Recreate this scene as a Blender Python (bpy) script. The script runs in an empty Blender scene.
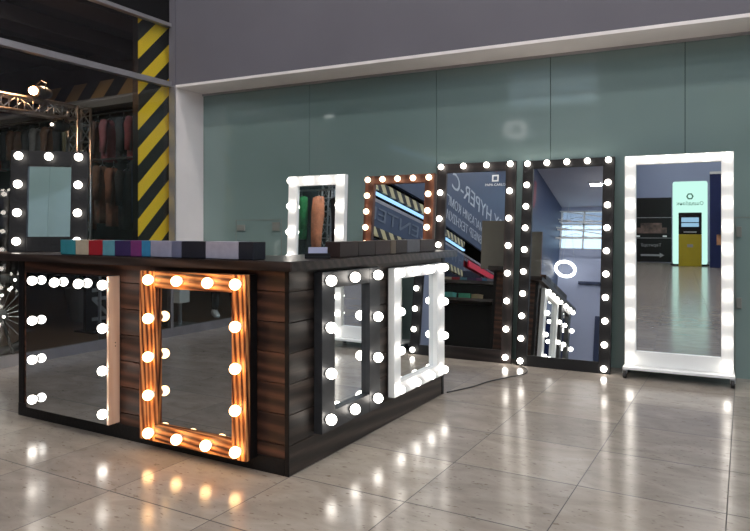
import bpy, bmesh, math, random
from mathutils import Vector, Matrix
random.seed(7)
PI = math.pi
scene = bpy.context.scene
COL = scene.collection

# ------------------------------------------------------------------ materials
def newmat(name):
    m = bpy.data.materials.new(name); m.use_nodes = True
    nt = m.node_tree; nt.nodes.clear()
    out = nt.nodes.new('ShaderNodeOutputMaterial')
    return m, nt, out
def N(nt, typ, **kw):
    n = nt.nodes.new(typ)
    for k, v in kw.items():
        if k in n.inputs: n.inputs[k].default_value = v
        else: setattr(n, k, v)
    return n
def math_node(nt, op, a, b=None):
    n = nt.nodes.new('ShaderNodeMath'); n.operation = op
    for i, v in enumerate((a, b)):
        if v is None: continue
        if isinstance(v, (int, float)): n.inputs[i].default_value = v
        else: nt.links.new(v, n.inputs[i])
    return n.outputs[0]
def principled(nt, out, col=(.5,.5,.5), rough=.5, metal=0., spec=.5, **kw):
    p = nt.nodes.new('ShaderNodeBsdfPrincipled')
    p.inputs['Base Color'].default_value = (*col, 1); p.inputs['Roughness'].default_value = rough
    p.inputs['Metallic'].default_value = metal; p.inputs['Specular IOR Level'].default_value = spec
    for k, v in kw.items(): p.inputs[k].default_value = v
    nt.links.new(p.outputs[0], out.inputs[0])
    return p
def ramp(nt, fac, stops):
    r = nt.nodes.new('ShaderNodeValToRGB')
    els = r.color_ramp.elements
    while len(els) < len(stops): els.new(.5)
    for e, (pos, c) in zip(els, stops): e.position = pos; e.color = (*c, 1)
    nt.links.new(fac, r.inputs[0]); return r.outputs[0]
def plain(name, col, rough=.5, metal=0., spec=.5, vary=.06, scale=6., bump=0., bscale=60.):
    """painted / moulded surface: a base colour with a slight procedural unevenness"""
    m, nt, out = newmat(name)
    p = principled(nt, out, col, rough, metal, spec)
    tc = nt.nodes.new('ShaderNodeTexCoord')
    no = N(nt, 'ShaderNodeTexNoise', Scale=scale, Detail=4.)
    nt.links.new(tc.outputs['Object'], no.inputs['Vector'])
    lo = tuple(max(0, c*(1-vary)) for c in col); hi = tuple(min(1, c*(1+vary)) for c in col)
    nt.links.new(ramp(nt, no.outputs['Fac'], [(.3, lo), (.7, hi)]), p.inputs['Base Color'])
    if bump:
        n2 = N(nt, 'ShaderNodeTexNoise', Scale=bscale, Detail=3.)
        nt.links.new(tc.outputs['Object'], n2.inputs['Vector'])
        b = N(nt, 'ShaderNodeBump', Strength=bump, Distance=.01)
        nt.links.new(n2.outputs['Fac'], b.inputs['Height']); nt.links.new(b.outputs[0], p.inputs['Normal'])
    return m
def glow(name, col, strength):
    m, nt, out = newmat(name)
    e = N(nt, 'ShaderNodeEmission', Strength=strength); e.inputs[0].default_value = (*col, 1)
    nt.links.new(e.outputs[0], out.inputs[0]); return m
def wood(name, dark, mid, light, axis=2, scale=1., rough=.5, contrast=1., plank=0., along=None, knots=True):
    """grain running along one object axis; plank>0 gives every board of that height (z) its own tone"""
    m, nt, out = newmat(name)
    p = principled(nt, out, mid, rough)
    tc = nt.nodes.new('ShaderNodeTexCoord')
    sep = nt.nodes.new('ShaderNodeSeparateXYZ'); nt.links.new(tc.outputs['Object'], sep.inputs[0])
    comp = nt.nodes.new('ShaderNodeCombineXYZ')
    src = [sep.outputs[0], sep.outputs[1], sep.outputs[2]]
    for i in range(3):
        f = 1.1 if i == axis else 16.
        nt.links.new(math_node(nt, 'MULTIPLY', src[i], f*scale), comp.inputs[i])
    vec = comp.outputs[0]
    if plank:
        cell = math_node(nt, 'FLOOR', math_node(nt, 'DIVIDE', sep.outputs[2], plank))
        wn = nt.nodes.new('ShaderNodeTexWhiteNoise'); wn.noise_dimensions = '1D'
        nt.links.new(cell, wn.inputs['W'])
        add = nt.nodes.new('ShaderNodeVectorMath'); add.operation = 'MULTIPLY_ADD'
        nt.links.new(wn.outputs['Color'], add.inputs[0]); add.inputs[1].default_value = (40, 40, 40)
        nt.links.new(vec, add.inputs[2]); vec = add.outputs[0]
    n1 = N(nt, 'ShaderNodeTexNoise', Scale=1., Detail=7., Roughness=.62, Distortion=1.1)
    nt.links.new(vec, n1.inputs['Vector'])
    n2 = N(nt, 'ShaderNodeTexNoise', Scale=5.5, Detail=5., Roughness=.7, Distortion=.4)
    nt.links.new(vec, n2.inputs['Vector'])
    w = N(nt, 'ShaderNodeTexWave', Scale=.55, Distortion=3.5, Detail=3.)
    w.inputs['Detail Scale'].default_value = .8
    w.wave_type = 'BANDS'; w.bands_direction = 'DIAGONAL'
    nt.links.new(vec, w.inputs['Vector'])
    s = math_node(nt, 'ADD', math_node(nt, 'MULTIPLY', n1.outputs['Fac'], .55),
                  math_node(nt, 'ADD', math_node(nt, 'MULTIPLY', w.outputs['Fac'], .28), math_node(nt, 'MULTIPLY', n2.outputs['Fac'], .22)))
    h = .22/contrast
    col = ramp(nt, s, [(max(0, .52-h), dark), (.52, mid), (min(1, .52+h), light)])
    if plank:
        mx = nt.nodes.new('ShaderNodeMix'); mx.data_type = 'RGBA'; mx.blend_type = 'MULTIPLY'; mx.inputs[0].default_value = 1
        nt.links.new(col, mx.inputs[6])
        nt.links.new(ramp(nt, wn.outputs['Value'], [(0, (.62,.58,.56)), (1, (1.25,1.2,1.15))]), mx.inputs[7])
        col = mx.outputs[2]
    nt.links.new(col, p.inputs['Base Color'])
    b = N(nt, 'ShaderNodeBump', Strength=.35, Distance=.004)
    nt.links.new(s, b.inputs['Height']); nt.links.new(b.outputs[0], p.inputs['Normal'])
    return m

M = {}
M['mirror'] = plain('silvered_glass', (.80,.83,.84), .008, 1., vary=.004)
M['mirror_dark'] = plain('silvered_glass_dimmed', (.43,.45,.47), .008, 1., vary=.004)  # same mirror glass, darkened: the dimmer light on the reflected floor is in the colour
M['black'] = plain('black_paint', (.006,.0055,.006), .45, spec=.3, bump=.15, bscale=40)
M['charcoal'] = plain('charcoal_brushed', (.028,.029,.032), .45, vary=.25, scale=14)
M['white'] = plain('white_lacquer', (.82,.83,.82), .38, vary=.02)
M['white_soft'] = plain('white_board', (.72,.71,.69), .5, vary=.02)
M['pine'] = wood('pale_pine', (.66,.44,.32), (.80,.57,.43), (.88,.68,.55), axis=2, contrast=.7)
M['plank'] = wood('dark_stained_plank_x_warmlit', (.012,.005,.003), (.046,.018,.010), (.12,.048,.027), axis=0, plank=.156, rough=.55)  # redder than the side planks: warm bulb light put into the stain colour
M['plank_y'] = wood('dark_stained_plank_y', (.010,.007,.006), (.030,.021,.016), (.075,.055,.044), axis=1, plank=.156, rough=.5)
M['top'] = wood('dark_stained_top', (.012,.008,.007), (.030,.020,.017), (.06,.042,.036), axis=0, rough=.28)
M['burnt_v'] = wood('burnt_pine_upright', (.045,.010,.004), (.43,.135,.038), (.74,.33,.115), axis=2, scale=2.2, contrast=1.5)
M['burnt_h'] = wood('burnt_pine_rail', (.045,.010,.004), (.43,.135,.038), (.74,.33,.115), axis=0, scale=2.2, contrast=1.5)
M['brown_v'] = wood('brown_wood_upright', (.035,.012,.006), (.11,.040,.020), (.19,.075,.040), axis=2)
M['brown_h'] = wood('brown_wood_rail', (.035,.012,.006), (.11,.040,.020), (.19,.075,.040), axis=0)
M['wenge_v'] = wood('wenge_upright', (.003,.002,.002), (.011,.007,.006), (.026,.016,.014), axis=2)
M['wenge_h'] = wood('wenge_rail', (.003,.002,.002), (.011,.007,.006), (.026,.016,.014), axis=0)
M['bulb'] = glow('bulb_neutral', (1., .93, .84), 10.)
M['bulb_warm'] = glow('bulb_warm', (1., .55, .22), 12.)
M['bulb_peach'] = glow('bulb_peach', (1., .70, .46), 5.)
M['fairy'] = glow('fairy_light', (1., .93, .85), 7.)
M['socket'] = plain('socket_plastic', (.55,.54,.52), .45)
M['socket_dark'] = plain('socket_black', (.03,.03,.03), .4)
M['steel'] = plain('brushed_steel', (.55,.56,.58), .3, 1., vary=.12, scale=20)
M['alu'] = plain('aluminium_profile', (.42,.40,.41), .38, .7, vary=.12, scale=5)
M['rubber'] = plain('black_rubber', (.02,.02,.02), .6)
M['wallgrey'] = plain('grey_emulsion', (.148,.140,.163), .75, vary=.05, scale=1.2, bump=.08, bscale=90)
M['reveal'] = plain('white_plaster', (.86,.80,.78), .6, vary=.04, scale=2.5, bump=.1, bscale=50)
M['navy'] = plain('navy_panel', (.018,.030,.075), .45, vary=.08, scale=2)
M['navy_light'] = plain('blue_banner', (.030,.052,.105), .5, vary=.08, scale=1)
M['paleblue'] = plain('pale_blue_wall', (.33,.37,.50), .7, vary=.05, scale=.6)
M['ceil'] = plain('ceiling_board', (.42,.41,.46), .8, vary=.04, scale=.8)
M['shopdark'] = plain('shop_dark', (.004,.004,.005), .9, spec=.1, vary=.3, scale=1.5)
M['shopwall'] = plain('shop_wall', (.020,.019,.020), .7, vary=.35, scale=2.5)
M['red'] = plain('red_sign', (.62,.015,.04), .4)
M['dimred'] = plain('dark_red_letter', (.16,.015,.035), .5)
M['signtext'] = plain('grey_letter', (.42,.46,.52), .5)
M['led'] = glow('led_strip', (.35, .62, 1.), 1.6)
M['lamp'] = glow('ceiling_lamp', (1., .95, .92), 112.)
M['shoplamp'] = glow('shop_lamp', (1., .97, .93), 9.)
M['ring'] = glow('ring_lamp', (1., .98, .95), 6.)
M['totem'] = glow('backlit_totem', (.62, 1., .86), 1.15)
M['screen'] = glow('terminal_screen', (.45, .75, 1.), .8)
M['yellowbody'] = plain('terminal_yellow', (.42,.34,.015), .4)
M['greenlogo'] = plain('dark_green_logo', (.05,.20,.12), .4)
M['whitetext'] = plain('white_letter', (.85,.85,.85), .4)
M['greytext'] = plain('poster_grey_letter', (.30,.30,.31), .5)
M['skin'] = plain('skin', (.55,.33,.24), .5)
M['denim'] = plain('black_trousers', (.012,.012,.015), .8)
M['jacket'] = plain('dark_jacket', (.03,.03,.035), .8)
M['sneaker'] = plain('white_sneaker', (.75,.75,.75), .5)
M['hair'] = plain('dark_hair', (.02,.012,.008), .6)
M['socketbox'] = plain('lock_box', (.20,.21,.19), .4)

def floor_mat():
    m, nt, out = newmat('polished_stone_tile')
    p = principled(nt, out, (.4,.37,.33), .12, 0, .55)
    tc = nt.nodes.new('ShaderNodeTexCoord')
    sep = nt.nodes.new('ShaderNodeSeparateXYZ'); nt.links.new(tc.outputs['Object'], sep.inputs[0])
    u = math_node(nt, 'DIVIDE', math_node(nt, 'ADD', sep.outputs[0], .07+64.5), .645)
    v = math_node(nt, 'DIVIDE', math_node(nt, 'ADD', sep.outputs[1], -2.68+58.5), .585)
    def edge(t, size):
        f = math_node(nt, 'FRACT', t)
        d = math_node(nt, 'MINIMUM', f, math_node(nt, 'SUBTRACT', 1., f))
        return math_node(nt, 'LESS_THAN', math_node(nt, 'MULTIPLY', d, size), .0024 if size > .6 else .0036)
    seam = math_node(nt, 'MAXIMUM', edge(u, .645), edge(v, .585))
    comb = nt.nodes.new('ShaderNodeCombineXYZ')
    nt.links.new(math_node(nt, 'FLOOR', u), comb.inputs[0]); nt.links.new(math_node(nt, 'FLOOR', v), comb.inputs[1])
    wn = nt.nodes.new('ShaderNodeTexWhiteNoise'); wn.noise_dimensions = '2D'; nt.links.new(comb.outputs[0], wn.inputs['Vector'])
    off = nt.nodes.new('ShaderNodeVectorMath'); off.operation = 'MULTIPLY_ADD'
    nt.links.new(wn.outputs['Color'], off.inputs[0]); off.inputs[1].default_value = (30,30,30)
    nt.links.new(tc.outputs['Object'], off.inputs[2])
    mp = nt.nodes.new('ShaderNodeMapping'); mp.inputs['Scale'].default_value = (1.7, 3.2, 1)
    nt.links.new(off.outputs[0], mp.inputs[0])
    cl = N(nt, 'ShaderNodeTexNoise', Scale=2.2, Detail=6., Roughness=.6, Distortion=.7); nt.links.new(mp.outputs[0], cl.inputs['Vector'])
    col = ramp(nt, cl.outputs['Fac'], [(.3, (.272,.236,.200)), (.52, (.335,.296,.254)), (.72, (.390,.350,.305))])
    # small pits of the stone, longer one way
    mp2 = nt.nodes.new('ShaderNodeMapping'); mp2.inputs['Scale'].default_value = (26, 60, 1)
    nt.links.new(off.outputs[0], mp2.inputs[0])
    pt = N(nt, 'ShaderNodeTexNoise', Scale=1., Detail=2., Roughness=.5); nt.links.new(mp2.outputs[0], pt.inputs['Vector'])
    pit = ramp(nt, pt.outputs['Fac'], [(.64, (1,1,1)), (.72, (.62,.58,.54))])
    mx = nt.nodes.new('ShaderNodeMix'); mx.data_type = 'RGBA'; mx.blend_type = 'MULTIPLY'; mx.inputs[0].default_value = 1
    nt.links.new(col, mx.inputs[6]); nt.links.new(pit, mx.inputs[7])
    tone = nt.nodes.new('ShaderNodeMix'); tone.data_type = 'RGBA'; tone.blend_type = 'MULTIPLY'; tone.inputs[0].default_value = 1
    nt.links.new(mx.outputs[2], tone.inputs[6])
    nt.links.new(ramp(nt, wn.outputs['Value'], [(0, (.88,.88,.89)), (1, (1.06,1.05,1.03))]), tone.inputs[7])
    sm = nt.nodes.new('ShaderNodeMix'); sm.data_type = 'RGBA'; nt.links.new(seam, sm.inputs[0])
    nt.links.new(tone.outputs[2], sm.inputs[6]); sm.inputs[7].default_value = (.045,.038,.034,1)
    nt.links.new(sm.outputs[2], p.inputs['Base Color'])
    rn = N(nt, 'ShaderNodeTexNoise', Scale=9., Detail=4.); nt.links.new(off.outputs[0], rn.inputs['Vector'])
    r = math_node(nt, 'ADD', math_node(nt, 'MULTIPLY', rn.outputs['Fac'], .12), .11)
    r = math_node(nt, 'ADD', r, math_node(nt, 'MULTIPLY', seam, .5))
    nt.links.new(r, p.inputs['Roughness'])
    b = N(nt, 'ShaderNodeBump', Strength=.12, Distance=.002)
    nt.links.new(math_node(nt, 'SUBTRACT', cl.outputs['Fac'], seam), b.inputs['Height']); nt.links.new(b.outputs[0], p.inputs['Normal'])
    return m
M['floor'] = floor_mat()
M['shopfloor'] = wood('shop_floor_boards', (.05,.028,.016), (.11,.062,.036), (.17,.10,.06), axis=1, scale=.6, rough=.3)

def teal_mat():
    m, nt, out = newmat('back_painted_glass')
    p = principled(nt, out, (.2,.3,.28), .10, 0, .6)
    tc = nt.nodes.new('ShaderNodeTexCoord')
    n = N(nt, 'ShaderNodeTexNoise', Scale=.6, Detail=3.); nt.links.new(tc.outputs['Object'], n.inputs['Vector'])
    nt.links.new(ramp(nt, n.outputs['Fac'], [(.3, (.185,.262,.248)), (.7, (.225,.305,.29))]), p.inputs['Base Color'])
    n2 = N(nt, 'ShaderNodeTexNoise', Scale=1.4, Detail=2.); nt.links.new(tc.outputs['Object'], n2.inputs['Vector'])
    nt.links.new(math_node(nt, 'ADD', math_node(nt, 'MULTIPLY', n2.outputs['Fac'], .05), .03), p.inputs['Roughness'])
    return m
M['teal'] = teal_mat()
def pane_mat():
    m, nt, out = newmat('clear_shop_glass')
    t = nt.nodes.new('ShaderNodeBsdfTransparent'); t.inputs[0].default_value = (.93,.96,.95,1)
    g = N(nt, 'ShaderNodeBsdfGlossy', Roughness=0.005); g.inputs[0].default_value = (1,1,1,1)
    f = N(nt, 'ShaderNodeFresnel', IOR=1.45); mx = nt.nodes.new('ShaderNodeMixShader')
    ge = nt.nodes.new('ShaderNodeNewGeometry')
    nt.links.new(math_node(nt, 'MULTIPLY', math_node(nt, 'MULTIPLY', f.outputs[0], 1.6), math_node(nt, 'SUBTRACT', 1., ge.outputs['Backfacing'])), mx.inputs[0]); nt.links.new(t.outputs[0], mx.inputs[1]); nt.links.new(g.outputs[0], mx.inputs[2])
    nt.links.new(mx.outputs[0], out.inputs[0]); return m
M['pane'] = pane_mat()
def hazard_mat(name, axis, k, period, yellow=(.72,.52,.03), shift=0.):
    m, nt, out = newmat(name)
    p = principled(nt, out, yellow, .45)
    tc = nt.nodes.new('ShaderNodeTexCoord'); sep = nt.nodes.new('ShaderNodeSeparateXYZ'); nt.links.new(tc.outputs['Object'], sep.inputs[0])
    f = math_node(nt, 'SUBTRACT', sep.outputs[2], math_node(nt, 'MULTIPLY', sep.outputs[axis], k))
    f = math_node(nt, 'FRACT', math_node(nt, 'DIVIDE', math_node(nt, 'ADD', f, 50*period+shift), period))
    g = math_node(nt, 'GREATER_THAN', f, .5)
    mx = nt.nodes.new('ShaderNodeMix'); mx.data_type = 'RGBA'; nt.links.new(g, mx.inputs[0])
    mx.inputs[6].default_value = (.008,.008,.008,1); mx.inputs[7].default_value = (*yellow, 1)
    nt.links.new(mx.outputs[2], p.inputs['Base Color']); return m

# ------------------------------------------------------------------ helpers
def link(o, parent=None):
    COL.objects.link(o)
    if parent: o.parent = parent
    return o
def finish(name, bm, mat, parent=None, smooth=False, kind=None):
    bmesh.ops.recalc_face_normals(bm, faces=bm.faces[:])
    me = bpy.data.meshes.new(name); bm.to_mesh(me); bm.free()
    if isinstance(mat, (list, tuple)):
        for q in mat: me.materials.append(q)
    else: me.materials.append(mat)
    if smooth:
        for f in me.polygons: f.use_smooth = True
    o = link(bpy.data.objects.new(name, me), parent)
    if kind: o['kind'] = kind
    return o
def box(bm, x0, x1, y0, y1, z0, z1, bev=0., mi=0, mat4=None):
    n = bmesh.new()
    bmesh.ops.create_cube(n, size=1)
    for v in n.verts: v.co = Vector((x0+(v.co.x+.5)*(x1-x0), y0+(v.co.y+.5)*(y1-y0), z0+(v.co.z+.5)*(z1-z0)))
    if bev: bmesh.ops.bevel(n, geom=n.edges[:], offset=bev, segments=2, profile=.6, affect='EDGES')
    if mat4 is not None: bmesh.ops.transform(n, matrix=mat4, verts=n.verts[:])
    for f in n.faces: f.material_index = mi
    me = bpy.data.meshes.new('t'); n.to_mesh(me); n.free(); bm.from_mesh(me); bpy.data.meshes.remove(me)
def tube(bm, pts, r, seg=8, cap=True):
    pts = [Vector(p) for p in pts]; rings = []
    rr = r if isinstance(r, (list, tuple)) else [r]*len(pts)
    for i, p in enumerate(pts):
        d = (pts[min(i+1, len(pts)-1)]-pts[max(i-1, 0)]).normalized()
        a = Vector((0,0,1)) if abs(d.z) < .9 else Vector((1,0,0))
        s = d.cross(a).normalized(); t = s.cross(d)
        rings.append([bm.verts.new(p+(s*math.cos(2*PI*k/seg)+t*math.sin(2*PI*k/seg))*rr[i]) for k in range(seg)])
    for a, b in zip(rings, rings[1:]):
        for k in range(seg): bm.faces.new((a[k], a[(k+1)%seg], b[(k+1)%seg], b[k]))
    if cap: bm.faces.new(rings[0]); bm.faces.new(rings[-1][::-1])
def loft(bm, rings, cap=True):
    vr = [[bm.verts.new(p) for p in r] for r in rings]; n = len(vr[0])
    for a, b in zip(vr, vr[1:]):
        for k in range(n): bm.faces.new((a[k], a[(k+1)%n], b[(k+1)%n], b[k]))
    if cap: bm.faces.new(vr[0][::-1]); bm.faces.new(vr[-1])
def bx(name, dims, mat, parent=None, bev=.0, kind=None):
    bm = bmesh.new(); box(bm, *dims, bev=bev); return finish(name, bm, mat, parent, kind=kind)
def thing(name, label, cat, loc=(0,0,0), rot=(0,0,0), group=None):
    o = bpy.data.objects.new(name, None); COL.objects.link(o); o.location = loc; o.rotation_euler = rot
    o.empty_display_size = .1; o['label'] = label; o['category'] = cat
    if group: o['group'] = group
    return o
def tag(o, label, cat, group=None):
    o['label'] = label; o['category'] = cat
    if group: o['group'] = group
    return o
def text(name, body, size, mat, parent, loc, rot, ext=.003, ax='CENTER', sx=1.):
    c = bpy.data.curves.new(name, 'FONT'); c.body = body; c.size = size; c.extrude = ext
    c.align_x = ax; c.align_y = 'CENTER'; c.resolution_u = 3; c.materials.append(mat)
    tmp = bpy.data.objects.new('tmp', c); COL.objects.link(tmp); bpy.context.view_layer.update()
    me = bpy.data.meshes.new_from_object(tmp.evaluated_get(bpy.context.evaluated_depsgraph_get()))
    bpy.data.objects.remove(tmp); me.materials.clear(); me.materials.append(mat)
    o = link(bpy.data.objects.new(name, me), parent); o.location = loc; o.rotation_euler = rot; o.scale = (sx,1,1)
    return o

# ------------------------------------------------------------------ camera
cam = bpy.data.cameras.new('camera'); cam.sensor_width = 36; cam.lens = 36*653/750
cam.shift_y = -35.5/750; cam.clip_start = .05; cam.clip_end = 200
co = link(bpy.data.objects.new('camera', cam)); co.location = (0,0,1.25); co.rotation_euler = (PI/2, 0, math.radians(29.54))
scene.camera = co

# ------------------------------------------------------------------ setting
WY0, WX0, WK = 6.2987, -.0406, .0663          # back wall line y = WY0 + WK*(x-WX0)
def wy(x): return WY0+WK*(x-WX0)
WYAW = math.atan(WK)
bx('floor', (-5.87, 8, -17.2, 7.2, -.1, 0), M['floor'], kind='structure')
bx('ceiling', (-6.4, 8.2, -17.2, 7.2, 8.1, 8.25), M['ceil'], kind='structure')
# back wall: recessed panels of back-painted glass under a grey bulkhead
def skew(bm):                                   # box built against y=0 at x, moved onto the turned wall line
    for v in bm.verts: v.co.y += wy(v.co.x)
bm = bmesh.new(); box(bm, -6.3, 8, .02, .2, 0, 3.0); skew(bm)
wall = finish('wall_back', bm, M['shopdark'], kind='structure')
seams = [-5.77, -4.255, -2.745, -1.602, -.454, .66, 1.8, 2.95, 4.1, 5.25, 6.4]
for a, b in zip(seams, seams[1:]):
    bm = bmesh.new(); box(bm, a+.0025, b-.0025, 0, .018, .0, 2.905, bev=.001); skew(bm)
    finish('glass_panel', bm, M['teal'], wall)
bm = bmesh.new(); box(bm, -5.87, 8, -.44, .2, 2.94, 8.1); skew(bm)
bulk = finish('wall_bulkhead', bm, M['wallgrey'], kind='structure')
bm = bmesh.new(); box(bm, -5.87, 8, -.442, .0, 2.91, 2.94); skew(bm)
finish('trim_soffit', bm, M['reveal'], kind='structure')
bm = bmesh.new(); box(bm, -5.77, 8, -.018, -.0, 2.885, 2.909); skew(bm)
finish('trim_glass_head', bm, M['alu'], kind='structure')
bx('wall_reveal', (-5.83, -5.772, 5.482, 5.95, 0, 2.92), M['reveal'], kind='structure')
bx('trim_corner_post', (-5.87, -5.772, 5.462, 5.481, 0, 2.93), M['alu'], kind='structure')
bx('trim_corner_upper', (-5.87, -5.772, 5.462, 5.472, 2.93, 8.1), M['wallgrey'], kind='structure')
# far walls of the hall, behind the camera and to the right
bx('wall_far', (-5.87, -2.2, -14.9, -14.7, 0, 6.3), M['paleblue'], kind='structure')
bx('wall_far_upper', (-5.87, -2.2, -14.9, -14.7, 7.95, 8.1), M['paleblue'], kind='structure')
bx('wall_rear', (-2.2, 8, -17.2, -17, 0, 8.1), M['paleblue'], kind='structure')
bx('wall_rear_return', (-2.4, -2.2, -17.0, -14.9, 0, 8.1), M['paleblue'], kind='structure')
bx('wall_right', (8, 8.2, -17, 7.2, 0, 4.6), M['paleblue'], kind='structure')
bx('wall_right_upper', (8, 8.2, -17, 7.2, 7.4, 8.1), M['paleblue'], kind='structure')
for i in range(6):  # unseen high window band, added to let soft daylight in from the right
    y0 = -17+i*4.03
    w = bx('window_%d' % (i+1), (8.03, 8.05, y0, y0+3.95, 4.6, 7.4), M['pane'], kind='structure')
    bx('window_mullion', (8.0, 8.12, y0+3.95, y0+4.03, 4.6, 7.4), M['alu'], w)
w = bx('window_7', (-5.87, -2.2, -14.82, -14.8, 6.3, 7.95), M['pane'], kind='structure')
bm = bmesh.new()
for k in range(5): box(bm, -5.87+k*.9, -5.81+k*.9, -14.86, -14.75, 6.3, 7.95)
for z in (6.3, 6.8, 7.35, 7.90): box(bm, -5.87, -2.2, -14.86, -14.75, z, z+.05)
finish('window_frame', bm, M['white_soft'], w)
for i in range(3):
    t = thing('roof_truss', ('white steel tie rods crossing in front of the far high window, lowest set', 'white steel tie rods crossing in front of the far high window, middle set', 'white steel tie rods crossing in front of the far high window, topmost set')[i], 'truss', (-4, -13.9-i*.25, 6.55+i*.42), group='tie rods by the far window')
    bm = bmesh.new(); tube(bm, [(-1.87,0,0),(1.8,0,0)], .03); tube(bm, [(-1.87,0,.45),(1.8,0,-.1)], .02); finish('chord', bm, M['white_soft'], t)
    bm = bmesh.new()
    tube(bm, [(-1.8,0,0),(-1.1,0,.2),(-.4,0,.0),(.3,0,.14),(1.0,0,.0),(1.7,0,.1)], .012); finish('web', bm, M['white_soft'], t)
# hoarding with a dark opening under the far wall
bx('door_1', (-4.3, -2.6, -14.7, -14.66, 0, 3.6), M['navy'], kind='structure')
tag(bx('ceiling_pipe', (-5.0, -2.25, -14.66, -14.58, 4.85, 4.95), M['navy']), 'dark pipe along the far blue wall below the high window', 'pipe')
t = thing('ring_lamp', 'large white ring lamp hanging before the far blue wall', 'lamp', (-5.40, -13.9, 5.28), (.7,0,0))
bm = bmesh.new(); n = 48
R = [[(math.cos(2*PI*k/n)*r, math.sin(2*PI*k/n)*r, z) for k in range(n)] for r, z in ((.32,-.03),(.42,-.03),(.42,.03),(.32,.03),(.32,-.03))]
loft(bm, R, cap=False); finish('ring', bm, M['ring'], t)
for k in range(3):
    bm = bmesh.new(); a = 2*PI*k/3; tube(bm, [(.37*math.cos(a), .37*math.sin(a), .03), (0,1.8,2.14)], .005, 5); finish('wire', bm, M['steel'], t)

# ceiling lamps
def ceiling_lamp(x, y, label, ang=0, L=1.3, z=8.1, mat='lamp', group='linear lamps on the hall ceiling'):
    t = thing('ceiling_lamp', label, 'lamp', (x, y, z), (0,0,ang), group)
    bx('housing', (-L/2-.03, L/2+.03, -.10, .10, -.05, 0), M['white_soft'], t)
    bx('diffuser', (-L/2, L/2, -.08, .08, -.07, -.05), M[mat], t)
    return t
for i, (x, y) in enumerate([(x, y) for y in (4.0, .2, -3.8, -7.8, -11.8) for x in (-3.6, .2, 4.2)]):
    ceiling_lamp(x, y, 'white linear lamp on the grey hall ceiling')

# ------------------------------------------------------------------ shop behind the left glazing
SX = -5.87
bx('floor_shop', (-14, SX, -14, 8.2, -.1, .0), M['shopfloor'], kind='structure')
bx('ceiling_shop', (-14, SX-.06, -14, 8.2, 4.5, 4.6), M['shopdark'], kind='structure')
bx('wall_shop_end', (-14, -6.3, 8.0, 8.2, 0, 4.5), M['shopwall'], kind='structure')
bx('wall_shop_far', (-14.2, -14, -14, 8.2, 0, 4.5), M['shopwall'], kind='structure')
bx('wall_shop_near', (-14, SX-.06, -14.2, -14, 0, 4.5), M['shopwall'], kind='structure')
bx('wall_shop_side', (-6.3, -6.12, 5.95, 8.0, 0, 4.5), M['shopdark'], kind='structure')
# front of the shop
ys = [5.46, 2.6, -.3, -3.2, -6.1, -9.0, -11.9, -14]
for i, (a, b) in enumerate(zip(ys, ys[1:])):
    bx('window_%d' % (8+i), (SX-.006, SX+.006, b+.02, a-.02, .10, 2.92), M['pane'], kind='structure')
    bx('window_%d' % (18+i), (SX-.006, SX+.006, b+.02, a-.02, 2.98, 3.62), M['pane'], kind='structure') if a > 0 else None
    if b < 2.7: bx('trim_mullion_%d' % i, (SX-.03, SX+.03, b-.02, b+.02, .10, 2.92), M['alu'], kind='structure')
bx('trim_sill', (SX-.03, SX+.03, -14, 5.46, 0, .10), M['alu'], kind='structure')
bx('trim_rail', (SX-.03, SX+.045, -14, 5.46, 2.92, 2.98), M['alu'], kind='structure')
bx('trim_rail_upper', (SX-.03, SX+.045, -.5, 5.46, 3.62, 3.66), M['alu'], kind='structure')
bx('wall_left_upper', (SX-.05, SX+.01, -.5, 5.46, 3.66, 8.1), M['black'], kind='structure')
bx('wall_left', (SX-.05, SX+.01, -14.7, -.5, 6.35, 8.1), M['navy'], kind='structure')
bx('wall_left_banner', (SX-.05, SX+.03, -14.7, -.5, 3.42, 6.35), M['navy_light'], kind='structure')
bx('wall_left_end', (SX-.05, SX+.03, -14.7, -14, 0, 3.42), M['navy'], kind='structure')
RL = (PI/2, 0, PI/2)                      # lettering read from inside the hall, on a wall facing +x
hz = hazard_mat('hazard_facade', 1, 1.0, .34, yellow=(.52,.47,.27))
t = thing('shop_sign', 'blue lit fascia sign with hazard stripes and pale lettering over the shop glazing', 'sign', (SX+.012, -3.0, 0))
bx('stripe_band', (0, .05, -3.1, 2.4, 3.14, 3.31), hz, t); bx('light_strip', (.0, .07, -3.1, 2.4, 3.045, 3.085), M['led'], t)
bx('sign_panel', (0.02, .05, -3.1, 2.4, 2.46, 2.91), M['navy_light'], t); bx('stripe_band', (0.02, .055, -3.1, 2.4, 2.30, 2.46), hz, t)
text('lettering', 'HYPER-CENTER', .34, plain('dim_letter', (.10,.13,.18), .5), t, (.058, -.4, 2.69), RL, sx=2.2)
t = thing('wall_lettering', 'large grey lettering BY HYPER on the high blue banner wall', 'lettering', (SX+.04, -8, 0))
text('headline', 'BY HYPER-C', .66, M['signtext'], t, (0, .2, 4.75), RL, sx=1.85)
text('line', 'НАЙБІЛЬШИЙ МАГАЗИН КОМП', .36, M['signtext'], t, (0, .0, 4.12), RL, sx=1.4)
text('line', 'НАЙШИРШИЙ ВИБІР ТЕХНІКИ', .36, M['signtext'], t, (0, .0, 3.72), RL, sx=1.4)
t = thing('red_sign', 'dark red capital letters high on the navy wall', 'lettering', (SX+.02, -8, 0))
text('letters', 'UMI', 1.7, M['dimred'], t, (0, .4, 6.95), RL, sx=1.9)
t = thing('red_sign_strip', 'bright red strip below the blue banner wall', 'sign', (SX+.05, -9.6, 0))
bx('strip', (0, .05, -3.6, 3.0, 2.66, 2.84), M['red'], t)

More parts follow.
